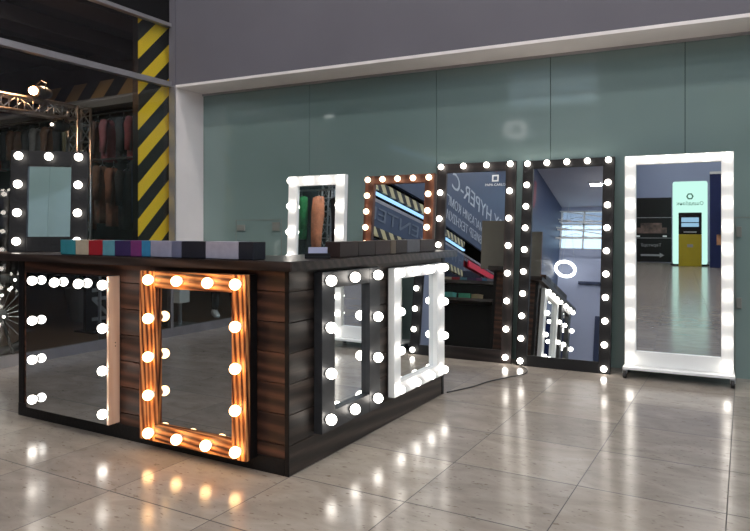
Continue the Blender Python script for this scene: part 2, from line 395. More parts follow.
# striped column just inside the glazing
hzc = hazard_mat('hazard_column', 1, 1.05, .40, yellow=(.98,.62,.02), shift=-.045)
bx('column', (-6.03, -5.945, 5.078, 5.60, 0, 4.5), M['black'], kind='structure')
bx('trim_column_stripes', (-5.945, -5.935, 5.078, 5.60, 0, 4.5), hzc, kind='structure')
# striped band and beam on the end wall
hzb = hazard_mat('hazard_band', 0, 1., .75, yellow=(.22,.13,.05))
bx('trim_stripe_band', (-13.5, -6.4, 7.93, 7.99, 3.62, 3.98), hzb, kind='structure')
bx('trim_beam', (-14, -6.4, 7.6, 7.9, 3.42, 3.58), plain('beam_grey', (.10,.095,.09), .6), kind='structure')
for k in range(3):
    tag(bx('ceiling_duct', (-8.0-k*1.5, -7.5-k*1.5, -6, 7.8, 4.2, 4.45), plain('duct'+str(k), (.010,.009,.009), .8, spec=.1), bev=.03), 'dark air duct under the shop ceiling, ' + ('nearest the glazing', 'middle one of three', 'farthest from the glazing')[k], 'duct', 'ducts under the shop ceiling')

# lighting truss
def truss(name, label, p0, p1, side=.26):
    t = thing(name, label, 'truss', p0)
    d = Vector(p1)-Vector(p0); L = d.length; d.normalize()
    a = Vector((0,0,1)) if abs(d.z) < .5 else Vector((1,0,0))
    s = d.cross(a).normalized()*side/2; u = s.cross(d).normalized()*side/2
    cs = [s+u, -s+u, -s-u, s-u]
    for c in cs:
        bm = bmesh.new(); tube(bm, [c, c+d*L], .02, 8); finish('chord', bm, M['steel'], t, True)
    bm = bmesh.new(); n = max(2, int(L/side/1.1))
    for k in range(n):
        for i in range(4):
            c0, c1 = cs[i], cs[(i+1)%4]
            a0, a1 = L*k/n, L*(k+1)/n
            tube(bm, [c0+d*a0, c1+d*a1] if k % 2 else [c1+d*a0, c0+d*a1], .009, 5)
            tube(bm, [c0+d*a1, c1+d*a1], .009, 5)
    finish('lacing', bm, M['steel'], t, True)
    return t
truss('lighting_truss', 'horizontal silver lattice truss under the shop ceiling', (-7.5, 1.5, 2.74), (-7.5, 5.36, 2.74), .17)
truss('truss_tower', 'upright silver lattice tower carrying the truss inside the shop', (-7.5, 5.47, 0), (-7.5, 5.47, 2.83), .19)
# orange stage lamp on the truss
def stage_lamp(loc, label, mat, r=.05):
    t = thing('hanging_spotlight' if r < .03 else 'stage_lamp', label, 'lamp', loc)
    bm = bmesh.new(); n = 16
    loft(bm, [[(math.cos(2*PI*k/n)*rr, -y, math.sin(2*PI*k/n)*rr) for k in range(n)] for y, rr in ((0,.05),(-.03,.075),(-.12,.08),(-.2,.05))]); finish('housing', bm, M['socket_dark'], t, True)
    bm = bmesh.new(); bmesh.ops.create_uvsphere(bm, u_segments=16, v_segments=10, radius=r, matrix=Matrix.Translation((0.02,-.03,0))); finish('lens', bm, mat, t, True)
    bm = bmesh.new(); tube(bm, [(-.09,.08,0),(-.09,.08,.1),(0,.08,.14),(.09,.08,.1),(.09,.08,0)], .008, 6); finish('yoke', bm, M['socket_dark'], t)
    return t
stage_lamp((-7.35, 4.76, 2.90), 'orange glowing stage lamp on the horizontal truss', glow('stage_glow', (1., .42, .17), 70.), .05)
stage_lamp((-7.5, 5.1, 2.56), 'tiny white stage lamp hanging under the horizontal truss', glow('stage_white', (1., .8, .7), 5.), .02)
L = bpy.data.lights.new('stage_lamp_light', 'POINT'); L.energy = 32; L.color = (1., .55, .32); L.shadow_soft_size = .08
lo = link(bpy.data.objects.new('stage_lamp_light', L)); lo.location = (-7.35, 4.95, 3.15)
for i, (x, y) in enumerate([(-10.3,-2.3), (-11.2,-6.6), (-10.0,-7.2), (-9.0,-4.0)]):
    ceiling_lamp(x, y, 'white lamp under the dark shop ceiling', ang=.0, L=(1.1,.5,.5,.5,.7,.7)[i], z=4.19 if i > 3 else 4.5, mat='shoplamp', group='lamps under the shop ceiling')

for nm, p, tgt, e in (('rail_fill_spot', (-8.6, 4.4, 4.3), (-10.3, 7.5, 2.3), 190), ('bright_rail_fill_spot', (-6.0, 1.9, 4.2), (-6.6, .4, 1.7), 170)):  # added spots with no fixture, brightening the hanging clothes
    L = bpy.data.lights.new(nm, 'SPOT'); L.energy = e; L.spot_size = 1.15; L.spot_blend = .7; L.shadow_soft_size = .06; L.color = (1., .93, .86)
    lo = link(bpy.data.objects.new(nm, L)); lo.location = p; lo.rotation_euler = (Vector(tgt)-Vector(p)).to_track_quat('-Z', 'Y').to_euler()
# ---------------- garments
def garment_mesh(w=.44, h=.72, d=.09, seed=0, flare=.0):
    rnd = random.Random(seed); bm = bmesh.new(); n = 20; rings = []
    for i in range(11):
        f = i/10; z = -.05-f*h
        ww = (w*.16+(w*.5-w*.16)*min(1, f/.12)) if f < .12 else w*(.5-.06*math.sin((f-.12)*2.6)+flare*f)
        dd = d*(.5+.5*min(1, f/.2))
        rings.append([((ww+.012*math.sin(3*2*PI*k/n+f*5+seed))*math.cos(2*PI*k/n), dd*math.sin(2*PI*k/n)*(1+.3*math.sin(5*2*PI*k/n+seed)), z) for k in range(n)])
    loft(bm, rings)
    return bm
def sleeve_mesh(s, w=.44, h=.6, seed=0):
    bm = bmesh.new()
    tube(bm, [(s*w*.40,0,-.10), (s*w*.55,.0,-.2), (s*w*.60,.02,-.2-h*.3), (s*w*.58,.0,-.15-h*.8)], [.075,.07,.06,.05], 10)
    return bm
def hanger_mesh():
    bm = bmesh.new()
    tube(bm, [(-.2,0,-.10),(-.02,0,-.02),(.02,0,-.02),(.2,0,-.10)], .008, 6)
    tube(bm, [(0,0,-.02),(0,0,.03),(.02,0,.05),(.0,0,.07),(-.02,0,.05)], .004, 5)
    return bm
PROTO = {}
def garment(kind, loc, yaw, color, label, group, cat='jacket', w=.44, h=.72):
    key = (kind, w, h)
    if key not in PROTO:
        ms = {}
        def mk(nm, bm):
            bmesh.ops.recalc_face_normals(bm, faces=bm.faces[:]); me = bpy.data.meshes.new(nm); bm.to_mesh(me); bm.free()
            for f in me.polygons: f.use_smooth = True
            me.materials.append(None); ms[nm] = me
        mk('hanger', hanger_mesh())
        if kind != 'trousers':
            mk('body', garment_mesh(w, h, seed=len(PROTO))); mk('sleeve', sleeve_mesh(1, w)); mk('sleeve_b', sleeve_mesh(-1, w))
        else:
            bm = bmesh.new()
            for s in (-1, 1): tube(bm, [(s*.07,0,-.06),(s*.09,0,-.35),(s*.10,.01,-.7),(s*.10,0,-h)], [.085,.10,.075,.06], 12)
            mk('body', bm)
        PROTO[key] = ms
    ms = PROTO[key]
    t = thing(cat if cat != 'jacket' else 'jacket', label, cat, loc, (0,0,yaw), group)
    for nm, me in ms.items():
        o = link(bpy.data.objects.new({'sleeve_b':'sleeve'}.get(nm, nm), me), t)
        o.material_slots[0].link = 'OBJECT'; o.material_slots[0].material = M['steel'] if nm == 'hanger' else color
    return t
cloth = {k: plain('cloth_'+k, c, .85, vary=.25, scale=9) for k, c in dict(black=(.02,.02,.022), brown=(.10,.055,.035), darkred=(.13,.02,.02), grey=(.12,.12,.125), navy=(.02,.03,.07), pink=(.20,.07,.085), olive=(.09,.085,.05), blue=(.05,.10,.26), rust=(.17,.075,.045), green=(.01,.22,.06), salmon=(.75,.27,.14), cream=(.4,.36,.32)).items()}
def rail(label, x0, x1, y, z, posts=True):
    t = thing('clothes_rail', label, 'clothes rail', (x0, y, 0))
    bm = bmesh.new(); tube(bm, [(0,0,z),(x1-x0,0,z)], .014); finish('bar', bm, M['steel'], t)
    if posts:
        for xx in (0, x1-x0):
            bm = bmesh.new(); tube(bm, [(xx,0,z),(xx,0,.02)], .016); finish('post', bm, M['steel'], t)
            bx('foot', (xx-.03, xx+.03, -.25, .25, 0, .03), M['steel'], t)
    else:
        for xx in (.2, x1-x0-.2):
            bm = bmesh.new(); tube(bm, [(xx,0,z),(xx,.68 if y < 7.5 else .35,z)], .012); finish('bracket', bm, M['steel'], t)
rail('steel clothes rail high on the far end wall of the shop', -13.2, -8.4, 7.6, 3.28, False)
order = ['darkred','black','brown','black','grey','brown','black','olive','black','brown','pink','black','darkred','grey']
names = dict(darkred='dark red', black='black', brown='brown', grey='grey', olive='olive', pink='pink', navy='navy', blue='blue', rust='rust coloured', green='green', salmon='salmon', cream='cream')
for i, c in enumerate(order):
    garment('jacket', (-12.9+i*.33, 7.6+.02*(i%2), 3.20), (-1.15, -1.0, -1.25, -.95, -1.1)[i%5], cloth[c], f'{names[c]} jacket on the high rail of the shop, number {i+1} from the left'.replace(f', number {i+1} from the left', ', ' + ('far left end','second from the left end','third from the left end','fourth from the left end','fifth from the left end','sixth from the left end','left of the middle','right of the middle','sixth from the right end','fifth from the right end','fourth from the right end','third from the right end','second from the right end','right end')[i]), 'jackets on the high shop rail')
rail('low steel clothes rail beside the striped column inside the shop', -10.4, -7.0, 7.2, 2.42)
order2 = ['black','brown','rust','brown','rust','black','navy','blue','grey']
for i, c in enumerate(order2):
    garment('jacket', (-10.2+i*.30, 7.2+.02*(i%2), 2.36-.05*(i%3)), (-1.0, -1.2, -.9, -1.1)[i%4], cloth[c], f'{names[c]} long coat on the low shop rail, ' + ('left end','second from left','third from left','fourth from left','middle one','fourth from right','third from right','second from right','right end')[i], 'coats on the low shop rail', w=.46, h=.95)
# second rail, seen in the small white mirror
rail('steel rail with bright clothes behind the glazing, opposite the counter', -7.7, -6.1, .45, 2.30)
t_ = garment('jacket', (-6.78, .45, 2.235), .75, cloth['green'], 'green sports shirt at the end of the bright clothes rail', 'clothes on the bright rail', 'shirt', w=.46, h=.74)
garment('trousers', (-6.42, .45, 2.23), .75, cloth['salmon'], 'salmon trousers hanging beside the green shirt', 'clothes on the bright rail', 'trousers', h=1.1)
garment('jacket', (-7.12, .45, 2.235), .9, cloth['black'], 'black shirt hanging on the bright rail', 'clothes on the bright rail', 'shirt', w=.46, h=.74)
garment('jacket', (-7.45, .45, 2.235), .9, cloth['grey'], 'grey shirt hanging farthest in on the bright rail', 'clothes on the bright rail', 'shirt', w=.46, h=.74)
truss('truss_tower', 'upright silver lattice tower beside the bright clothes rail', (-7.0, -.78, 0), (-7.0, -.78, 3.6), .22)

# dark wheel with fairy lights, in the gap under the counter top
t = thing('bicycle_wheel', 'dark spoked wheel on a stand in the shop window left of the counter', 'wheel', (-6.35, 3.75, .42), (0,0,PI/2-.35))
bm = bmesh.new(); n = 40; rr = []
for k in range(n+1):
    a = 2*PI*k/n; rr.append((.36*math.cos(a), 0, .36*math.sin(a)))
tube(bm, rr, .045, 10, False); finish('tyre', bm, M['rubber'], t, True)
bm = bmesh.new(); tube(bm, [(0,-.05,0),(0,.05,0)], .06, 16); finish('hub', bm, M['steel'], t)
bm = bmesh.new()
for k in range(18): a = 2*PI*k/18; tube(bm, [(.05*math.cos(a),.02,.05*math.sin(a)),(.33*math.cos(a+.15),0,.33*math.sin(a+.15))], .004, 5)
finish('spokes', bm, M['steel'], t)
bm = bmesh.new(); tube(bm, [(0,-.09,0),(-.1,-.12,-.41)], .015, 6); tube(bm, [(0,-.09,0),(.1,-.12,-.41)], .015, 6); tube(bm, [(0,-.09,0),(0,0,0)], .015, 6); finish('stand', bm, M['rubber'], t)
t = thing('string_lights', 'string of small white fairy lights hanging in the shop window left of the counter', 'fairy lights', (-5.98, 3.75, 0))
pts = []
for k in range(34):
    f = k/33; pts.append(Vector((-.02-.02*math.sin(k*2.1), -.02+.10*math.sin(f*5.2)-.16*f, 1.06-.62*f+.02*math.sin(k*1.7))))
for k in range(14):
    f = k/13; pts.append(Vector((-.04, -.16-.28*f, .44-.16*math.sin(f*PI/1.2))))
bm = bmesh.new(); tube(bm, pts, .003, 5); finish('cord', bm, M['rubber'], t)
ico = bmesh.new(); bmesh.ops.create_icosphere(ico, subdivisions=2, radius=.013); fm = bpy.data.meshes.new('fairy'); ico.to_mesh(fm); ico.free(); fm.materials.append(M['fairy'])
for k in range(0, 48, 2):
    o = link(bpy.data.objects.new('bulb', fm), t); o.location = pts[k]+Vector((.01*math.sin(k), .014*math.cos(k*3), 0))

# things inside the shop that the counter mirrors show
t = thing('display_column', 'black display board with sideways white letters standing inside the shop', 'sign', (-6.95, -.25, 0), (0,0,.0))
bx('board', (-.05, 0, -.24, .24, 0, 1.9), M['black'], t); bx('base_plate', (-.2, .15, -.26, .26, 0, .02), M['black'], t)
text('letters', 'SUN', .42, M['greytext'], t, (.004, 0, .55), (PI/2, PI/2, PI/2), ax='CENTER', sx=1.1)
for i, (x, y) in enumerate([(-8.3, .35), (-8.0, -.75), (-9.0, -1.6)]):
    t = thing('planter', ('dark round tub on the wooden shop floor, nearest the black board', 'grey round tub on the wooden shop floor, middle of three', 'dark round tub on the wooden shop floor, farthest inside')[i], 'planter', (x, y, 0), group='tubs on the shop floor')
    bm = bmesh.new(); n = 20
    loft(bm, [[(math.cos(2*PI*k/n)*r, math.sin(2*PI*k/n)*r, z) for k in range(n)] for r, z in ((.17,0),(.24,.42),(.25,.45),(.22,.45),(.2,.36))]); finish('tub', bm, M['charcoal'] if i != 1 else plain('tub_grey', (.2,.2,.2), .5), t)
    bm = bmesh.new()
    for k in range(9): a = k*2.4; tube(bm, [(0,0,.36),(.08*math.cos(a),.08*math.sin(a),.6),(.22*math.cos(a),.22*math.sin(a),.72)], [.006,.012,.002], 5)
    finish('leaves', bm, plain('leaf', (.03,.09,.03), .5), t)
t = thing('display_stand', 'grey pole stand with a white box at its foot inside the shop', 'stand', (-6.45, -1.0, 0))
bm = bmesh.new(); tube(bm, [(0,0,.02),(0,0,1.4)], .03, 12); finish('pole', bm, M['steel'], t); bx('foot_plate', (-.2,.2,-.2,.2,0,.02), M['steel'], t, .004); bx('box', (-.09,.09,-.09,.09,.30,.5), M['white_soft'], t, .006); bx('top_plate', (-.2,.2,-.2,.2,1.4,1.43), M['steel'], t, .004)

# person standing inside the shop (shins and shoes show in the orange mirror)
def person(loc, yaw):
    root = thing('person', 'person in black trousers, dark jacket and white sneakers standing inside the shop', 'person', loc, (0,0,yaw))
    V = dict(pel=(0,0,.95), waist=(0,0,1.08), chest=(0,.01,1.30), neck=(0,0,1.46), head=(0,-.02,1.56), top=(0,-.02,1.68),
             shl=(.19,0,1.40), ell=(.24,.02,1.12), wrl=(.26,-.06,.88), shr=(-.19,0,1.40), elr=(-.24,.02,1.12), wrr=(-.26,-.06,.88),
             hil=(.10,0,.90), knl=(.12,-.02,.50), anl=(.13,.02,.09), hir=(-.10,0,.90), knr=(-.12,-.03,.50), anr=(-.15,-.04,.09))
    E_ = [('pel','waist'),('waist','chest'),('chest','neck'),('neck','head'),('head','top'),('chest','shl'),('shl','ell'),('ell','wrl'),('chest','shr'),('shr','elr'),('elr','wrr'),('pel','hil'),('hil','knl'),('knl','anl'),('pel','hir'),('hir','knr'),('knr','anr')]
    Rd = dict(pel=.14,waist=.13,chest=.15,neck=.055,head=.085,top=.075,shl=.07,ell=.045,wrl=.03,shr=.07,elr=.045,wrr=.03,hil=.10,knl=.065,anl=.042,hir=.10,knr=.065,anr=.042)
    for s, a in (('l', 1), ('r', -1)):
        w = V['wr'+s]
        V['pa'+s] = (w[0], w[1]-.02, w[2]-.08); Rd['pa'+s] = .026; E_.append(('wr'+s, 'pa'+s))
        for j, (dx, ln) in enumerate(((-.028,.07),(-.01,.08),(.01,.075),(.028,.06))):
            V[f'f{s}{j}a'] = (w[0]+.3*dx*a, w[1]-.03+dx, w[2]-.12); V[f'f{s}{j}b'] = (w[0]-.01*a, w[1]-.035+dx, w[2]-.12-ln)
            Rd[f'f{s}{j}a'] = .011; Rd[f'f{s}{j}b'] = .008; E_ += [('pa'+s, f'f{s}{j}a'), (f'f{s}{j}a', f'f{s}{j}b')]
        V['th'+s] = (w[0]-.01*a, w[1]-.065, w[2]-.10); Rd['th'+s] = .01; E_.append(('wr'+s, 'th'+s))
    def skin(names, edges, name, mat, parent, grow=0., lv=1):
        me = bpy.data.meshes.new(name); idx = {k: i for i, k in enumerate(names)}
        me.from_pydata([V[k] for k in names], [(idx[a], idx[b]) for a, b in edges], [])
        o = link(bpy.data.objects.new(name, me), parent); sk = o.modifiers.new('skin', 'SKIN')
        for k in names:
            sv = me.skin_vertices[0].data[idx[k]]; r = Rd[k]+grow; flat = .72 if k in ('pel','waist','chest') else 1
            sv.radius = (r, r*flat); sv.use_root = (k == names[0])
        sb = o.modifiers.new('sub', 'SUBSURF'); sb.levels = lv; sb.render_levels = lv
        me.materials.append(mat); return o
    skin(list(V), E_, 'body', M['skin'], root, 0, 2)
    skin(['pel','hil','knl','anl','hir','knr','anr'], [e for e in E_ if set(e) <= {'pel','hil','knl','anl','hir','knr','anr'}], 'trousers', M['denim'], root, .014)
    tn = ['chest','pel','waist','shl','ell','wrl','shr','elr','wrr','neck']
    Rd2 = dict(Rd); Rd['neck'] = .045
    skin(tn, [e for e in E_ if set(e) <= set(tn)], 'jacket', M['jacket'], root, .014); Rd.update(Rd2)
    bm = bmesh.new(); bmesh.ops.create_uvsphere(bm, u_segments=20, v_segments=12, radius=.115, matrix=Matrix.Translation((0,.012,1.645)) @ Matrix.Diagonal((.85,1,1,1)))
    bmesh.ops.delete(bm, geom=[v for v in bm.verts if v.co.z < 1.60 and v.co.y < .0 or v.co.z < 1.56], context='VERTS'); finish('hair', bm, M['hair'], root, True)
    for s in (-1, 1):
        bm = bmesh.new(); bmesh.ops.create_uvsphere(bm, u_segments=10, v_segments=8, radius=.012, matrix=Matrix.Translation((s*.032,-.10,1.60))); finish('eye', bm, M['hair'], root, True)
    bm = bmesh.new(); tube(bm, [(0,-.095,1.61),(0,-.125,1.565),(0,-.10,1.56)], [.008,.015,.008], 8); finish('nose', bm, M['skin'], root, True)
    bm = bmesh.new(); tube(bm, [(-.025,-.098,1.535),(0,-.104,1.533),(.025,-.098,1.535)], [.003,.006,.003], 8); finish('mouth', bm, cloth['pink'], root, True)
    for sx, ax, ay in ((1, .13, .02), (-1, -.15, -.04)):
        bm = bmesh.new(); n = 14
        loft(bm, [[(ax+w*math.cos(2*PI*k/n), ay-y, max(0., z0+hh*math.sin(2*PI*k/n))) for k in range(n)] for y, w, z0, hh in ((-.09,.02,.05,.04),(-.07,.042,.055,.055),(.0,.045,.06,.06),(.08,.05,.045,.045),(.15,.048,.035,.035),(.19,.02,.03,.02))])
        finish('shoe', bm, M['sneaker'], root, True)
person((-6.55, -1.95, 0), 2.2)

# ------------------------------------------------------------------ behind the camera, seen in the tall mirrors
t = thing('payment_terminal', 'tall backlit mint terminal totem with yellow machine in front', 'terminal', (-.13, -13.4, 0), (0,0,PI))
bm = bmesh.new(); box(bm, -.55, .55, -.12, .2, .05, 2.95, bev=.08); finish('lightbox', bm, M['totem'], t)
bx('plinth', (-.6, .6, -.15, .22, 0, .06), M['black'], t, .01)
bx('machine', (-.36, .36, -.5, -.13, .0, 1.1), M['yellowbody'], t, .02)
bx('console', (-.36, .36, -.45, -.13, 1.1, 1.85), M['black'], t, .02)
bx('screen', (-.27, .27, -.46, -.451, 1.52, 1.68), M['screen'], t); bx('screen', (-.27, .27, -.46, -.451, 1.36, 1.49), M['screen'], t); bx('keypad', (-.2, .2, -.5, -.44, 1.16, 1.2), M['steel'], t); bx('badge', (-.09, .09, -.505, -.50, .66, .76), M['greytext'], t)
text('lettering', 'Ощадбанк', .17, M['greenlogo'], t, (0, -.125, 2.17), (PI/2,0,0))
bm = bmesh.new(); n = 6
loft(bm, [[(.12*math.cos(2*PI*k/n)*s, y, 2.42+.12*math.sin(2*PI*k/n)*s) for k in range(n)] for s, y in ((1,-.128),(1,-.12),(.6,-.12),(.6,-.128),(1,-.128))], cap=False); finish('logo', bm, M['greenlogo'], t)
t = thing('advert_board', 'black advertising board with a car picture and a white arrow', 'billboard', (-1.45, -15.6, 0), (0,0,PI))
bx('panel', (-.72,.72,-.05,.05,0.02,2.5), M['black'], t, .01); bx('rail', (-.72,.72,-.06,-.05,1.72,1.74), M['greytext'], t); bx('rail', (-.72,.72,-.06,-.05,.93,.95), M['greytext'], t)
bm = bmesh.new(); box(bm, -.55, .55, -.058, -.052, 1.12, 1.34, .002); box(bm, -.38, .38, -.058, -.052, 1.34, 1.52, .002); finish('car_picture', bm, plain('picture_brown', (.10,.06,.05), .5, vary=.8, scale=5), t)
for s in (-1, 1): bx('headlamp_picture', (s*.48-.07, s*.48+.07, -.064, -.058, .98, 1.04), M['whitetext'], t)
text('lettering', 'Території', .16, M['greytext'], t, (0,-.06,.66), (PI/2,0,0))
bm = bmesh.new(); box(bm, -.3, .38, -.06, -.052, .24, .31); vs = [bm.verts.new(p) for p in ((-.3,-.06,.18),(-.3,-.06,.37),(-.46,-.06,.275))]; bm.faces.new(vs); finish('arrow', bm, M['greytext'], t)
t = thing('picture_panel', 'navy display wall with a lit picture of food beside the terminal', 'display', (1.6, -12.4, 0), (0,0,PI))
bx('panel', (-1.15, 1.15, -.05, .1, 0, 3.1), plain('deep_navy', (.01,.02,.10), .4), t, .01); bx('top_trim', (-1.15,1.15,-.08,.1,3.1,3.18), M['white_soft'], t)
bm = bmesh.new(); box(bm, .1, .95, -.065, -.052, .75, 1.1, .01); finish('picture', bm, plain('picture_tan', (.40,.20,.10), .5, vary=.7, scale=6), t)
for i in range(3):
    tag(bx('spare_bench', (2.9+i*1.6, 4.2+i*1.6, -11.6, -11.15, 0, .45), M['black'], bev=.02), 'low black bench by the rear wall, ' + ('nearest the terminal','middle of three','farthest from the terminal')[i], 'bench')
# teal glass booth at the right, whose panes the small black mirror shows
t = thing('glass_booth', 'teal glass shop front beyond the terminal', 'booth', (2.6, -9.6, 0))
for k in range(5): bx('panel', (-1.5+k*.62, -.885+k*.62, -.02, .0, 0, 5.4), M['teal'], t)
bx('head_rail', (-1.55, 1.65, -.05, .05, 5.4, 5.5), M['alu'], t)

# ------------------------------------------------------------------ bulbs and mirrors
def ball_mesh(r, mat, name):
    bm = bmesh.new(); n, m = 20, 12
    # globe with a short neck pointing +y (towards the frame), built as a lathe about y
    prof = [(r*math.sin(PI*k/m), -r*math.cos(PI*k/m)) for k in range(1, m-1)] + [(r*.38, r*1.02)]
    rings = [[(a*math.cos(2*PI*k/n), b, a*math.sin(2*PI*k/n)) for k in range(n)] for a, b in prof]
    loft(bm, rings); bmesh.ops.recalc_face_normals(bm, faces=bm.faces[:])
    me = bpy.data.meshes.new(name); bm.to_mesh(me); bm.free(); me.materials.append(mat)
    for f in me.polygons: f.use_smooth = True
    return me
def socket_mesh(r, mat, name):
    bm = bmesh.new(); n = 16
    loft(bm, [[(a*math.cos(2*PI*k/n), b, a*math.sin(2*PI*k/n)) for k in range(n)] for a, b in ((r*.45, r*.80), (r*.62, r*.82), (r*.7, r*1.0), (r*.7, r*1.12))])
    bmesh.ops.recalc_face_normals(bm, faces=bm.faces[:]); me = bpy.data.meshes.new(name); bm.to_mesh(me); bm.free(); me.materials.append(mat)
    return me
def add_bulbs(t, pts, r, bmat, smat, face=0.):
    gm = ball_mesh(r, bmat, 'globe'); sm = socket_mesh(r, smat, 'socket')
    for x, z in pts:
        b = link(bpy.data.objects.new('bulb', gm), t); b.location = (x, face-r*1.12, z)
        link(bpy.data.objects.new('socket', sm), b)
def mirror(name, label, cat, loc, yaw, lean, w, h, dep, fw, mats, bulbs, r, bmat, smat, glass='mirror', rec=.03, group=None, boxed=0., backcol=None):
    """local frame: x along the width, front face at y=0, back at +dep, z up from the bottom edge; fw = frame widths left, right, top, bottom"""
    t = thing(name, label, cat, loc, (-lean, 0, yaw), group)
    l, rr, tp, bt = fw; mv, mh = mats; x0, x1 = -w/2, w/2
    full = dep
    if boxed: dep = boxed+.008
    if l: bx('frame_board', (x0, x0+l, 0, dep-.008, 0, h), mv, t, .003)
    if rr: bx('frame_board', (x1-rr, x1, 0, dep-.008, 0, h), mv, t, .003)
    if tp: bx('frame_board', (x0+l+.0005, x1-rr-.0005, .0008, dep-.008, h-tp, h-.0008), mh, t, .002)
    if bt: bx('frame_board', (x0+l+.0005, x1-rr-.0005, .0008, dep-.008, .0008, bt), mh, t, .002)
    bx('mirror_glass', (x0+l-.001 if l else x0, x1-rr+.001 if rr else x1, rec, rec+.004, max(bt-.001, 0), h-tp+.001), M[glass], t)
    bx('back_panel' if not boxed else 'back_box', (x0+.002, x1-.002, dep-.008, full, .002, h-.002), M['black'] if boxed else (backcol or M['charcoal']), t)  # boxed: the shade on the mirror's side is put into the black
    add_bulbs(t, bulbs, r, bmat, smat)
    return t
def grid(w, h, cols, rows, ml, mt, mb, top=True, bottom=False, mr=None):
    mr = ml if mr is None else mr
    xs = [-w/2+ml+(w-ml-mr)*i/(cols-1) for i in range(cols)]; zs = [h-mt-(h-mt-mb)*j/(rows-1) for j in range(rows)]
    pts = [(xs[0], z) for z in zs]+[(xs[-1], z) for z in zs]
    if top: pts += [(x, zs[0]) for x in xs[1:-1]]
    if bottom: pts += [(x, zs[-1]) for x in xs[1:-1]]
    return pts
# tall black mirror leaning on the wall, right one
w, h = .834, 1.93
mirror('floor_mirror', 'tall black framed floor mirror leaning on the glass wall beside the tall white one', 'mirror', (-1.43, 5.90, .0), .02, .138, w, h, .035, (.10,.10,.075,.10), (M['black'], M['black']), grid(w, h, 5, 10, .05, .035, .045), .027, M['bulb'], M['socket_dark'], rec=.02)
w, h = .804, 1.925
bm1 = mirror('floor_mirror', 'tall dark wood floor mirror with a white square logo, behind the counter end', 'mirror', (-2.299, 5.90, .0), .055, .10, w, h, .035, (.10,.10,.09,.12), (M['wenge_v'], M['wenge_h']), grid(w, h, 4, 8, .05, .035, .06), .028, M['bulb'], M['socket_dark'], rec=.02)
# logo: square outline and the words
def outline(bm, cx, cz, s, th, y0, y1):
    box(bm, cx-s, cx+s, y0, y1, cz+s-th, cz+s); box(bm, cx-s, cx+s, y0, y1, cz-s, cz-s+th)
    box(bm, cx-s, cx-s+th, y0, y1, cz-s+th, cz+s-th); box(bm, cx+s-th, cx+s, y0, y1, cz-s+th, cz+s-th)
bm = bmesh.new(); outline(bm, .196, 1.765, .033, .014, .0185, .0199); finish('logo_square', bm, M['whitetext'], bm1)
text('logo_lettering', 'PAPA CARLO', .033, M['whitetext'], bm1, (.196, .019, 1.70), (PI/2,0,0), ext=.001, sx=1.05)
# tall white mirror on castors
w, h = .818, 1.782
tw = mirror('floor_mirror', 'tall white floor mirror on a base with castors', 'mirror', (-.487, 5.93, .098), .04, .0, w, h, .07, (.088,.088,.075,.122), (M['white'], M['white']), grid(w, h, 6, 10, .045, .035, .06), .024, M['bulb'], M['socket'], rec=.03)
bm = bmesh.new()
vs = [(-.43,-.20,-.022),(.43,-.20,-.022),(.43,.22,-.022),(-.43,.22,-.022)]
box(bm, -.418, .418, -.09, .24, -.024, -.002, .004); finish('base_board', bm, M['white'], tw)
for xx in (-.40, .40):
    for yy in (-.06, .20):
        c = bx('castor_bracket', (xx-.018, xx+.018, yy-.018, yy+.018, -.060, -.024), M['steel'], tw, .003)
        bm = bmesh.new(); tube(bm, [(xx-.013, yy-.012, -.066), (xx+.013, yy-.012, -.066)], .032, 18); finish('castor_wheel', bm, M['rubber'], tw, True)
# on the counter
CT = 1.093
w, h = .615, 1.745
mirror('floor_mirror', 'slim white framed mirror rising from behind the counter, left of the brown one', 'mirror', (-3.37, 4.80, 0), .0, .04, w, h, .06, (.098,.098,.09,.10), (M['white'], M['white']), grid(w, h, 4, 8, .042, .042, .06), .029, M['bulb'], M['socket'], rec=.02)
w, h = .60, .585
mirror('table_mirror', 'brown wood framed mirror with peach bulbs behind the dark sample blocks', 'mirror', (-2.323, 4.42, CT+.001), .0, .10, w, h, .05, (.078,.078,.065,.06), (M['brown_v'], M['brown_h']), grid(w, h, 5, 5, .036, .034, .05), .023, M['bulb_peach'], M['socket'], rec=.02, backcol=plain('hardboard', (.20,.18,.15), .7))
w, h = .519, .73
mirror('table_mirror', 'black framed mirror with large bulbs standing at the left end of the counter', 'mirror', (-4.332, 2.905, CT), .718, .08, w, h, .05, (.115,.115,.11,.11), (M['black'], M['black']), grid(w, h, 3, 4, .06, .045, .075), .028, M['bulb'], M['socket_dark'], rec=.02)

# ------------------------------------------------------------------ the counter
kx0, kx1, ky0, ky1, kz = -4.28, -2.008, 2.661, 4.60, 1.044
t = thing('wooden_counter', 'dark plank sales counter with a thick overhanging top, hung with lit mirrors', 'counter', (0,0,0))
def plank_face(axis, a0, a1, pos, dir_, mat, zb=0.0):
    bm = bmesh.new(); z = zb; th = .022
    while z < kz-.005:
        z1 = min(z+.156-.004 if z else .152, kz)
        if axis == 'x': box(bm, a0, a1, min(pos, pos-dir_*th), max(pos, pos-dir_*th), z, z1, .0025)
        else: box(bm, min(pos, pos-dir_*th), max(pos, pos-dir_*th), a0, a1, z, z1, .0025)
        z = z1+.004
    return finish('side_panel', bm, mat, t)
ix, iy = -2.42, 3.12                                 # inner faces of the two arms
plank_face('x', kx0+.06, kx1-.025, ky0, -1, M['plank'])
plank_face('y', ky0+.001, ky1-.03, kx1, 1, M['plank_y'])
plank_face('x', ix+.03, kx1-.025, ky1, 1, M['plank'])
plank_face('y', ky0+.06, iy-.03, kx0, -1, M['plank_y'])
bx('inner_carcass', (kx0+.025, kx1-.025, ky0+.025, iy, .01, kz-.005), M['black'], t)
bx('inner_carcass', (ix, kx1-.025, iy+.001, ky1-.025, .01, kz-.005), M['black'], t)
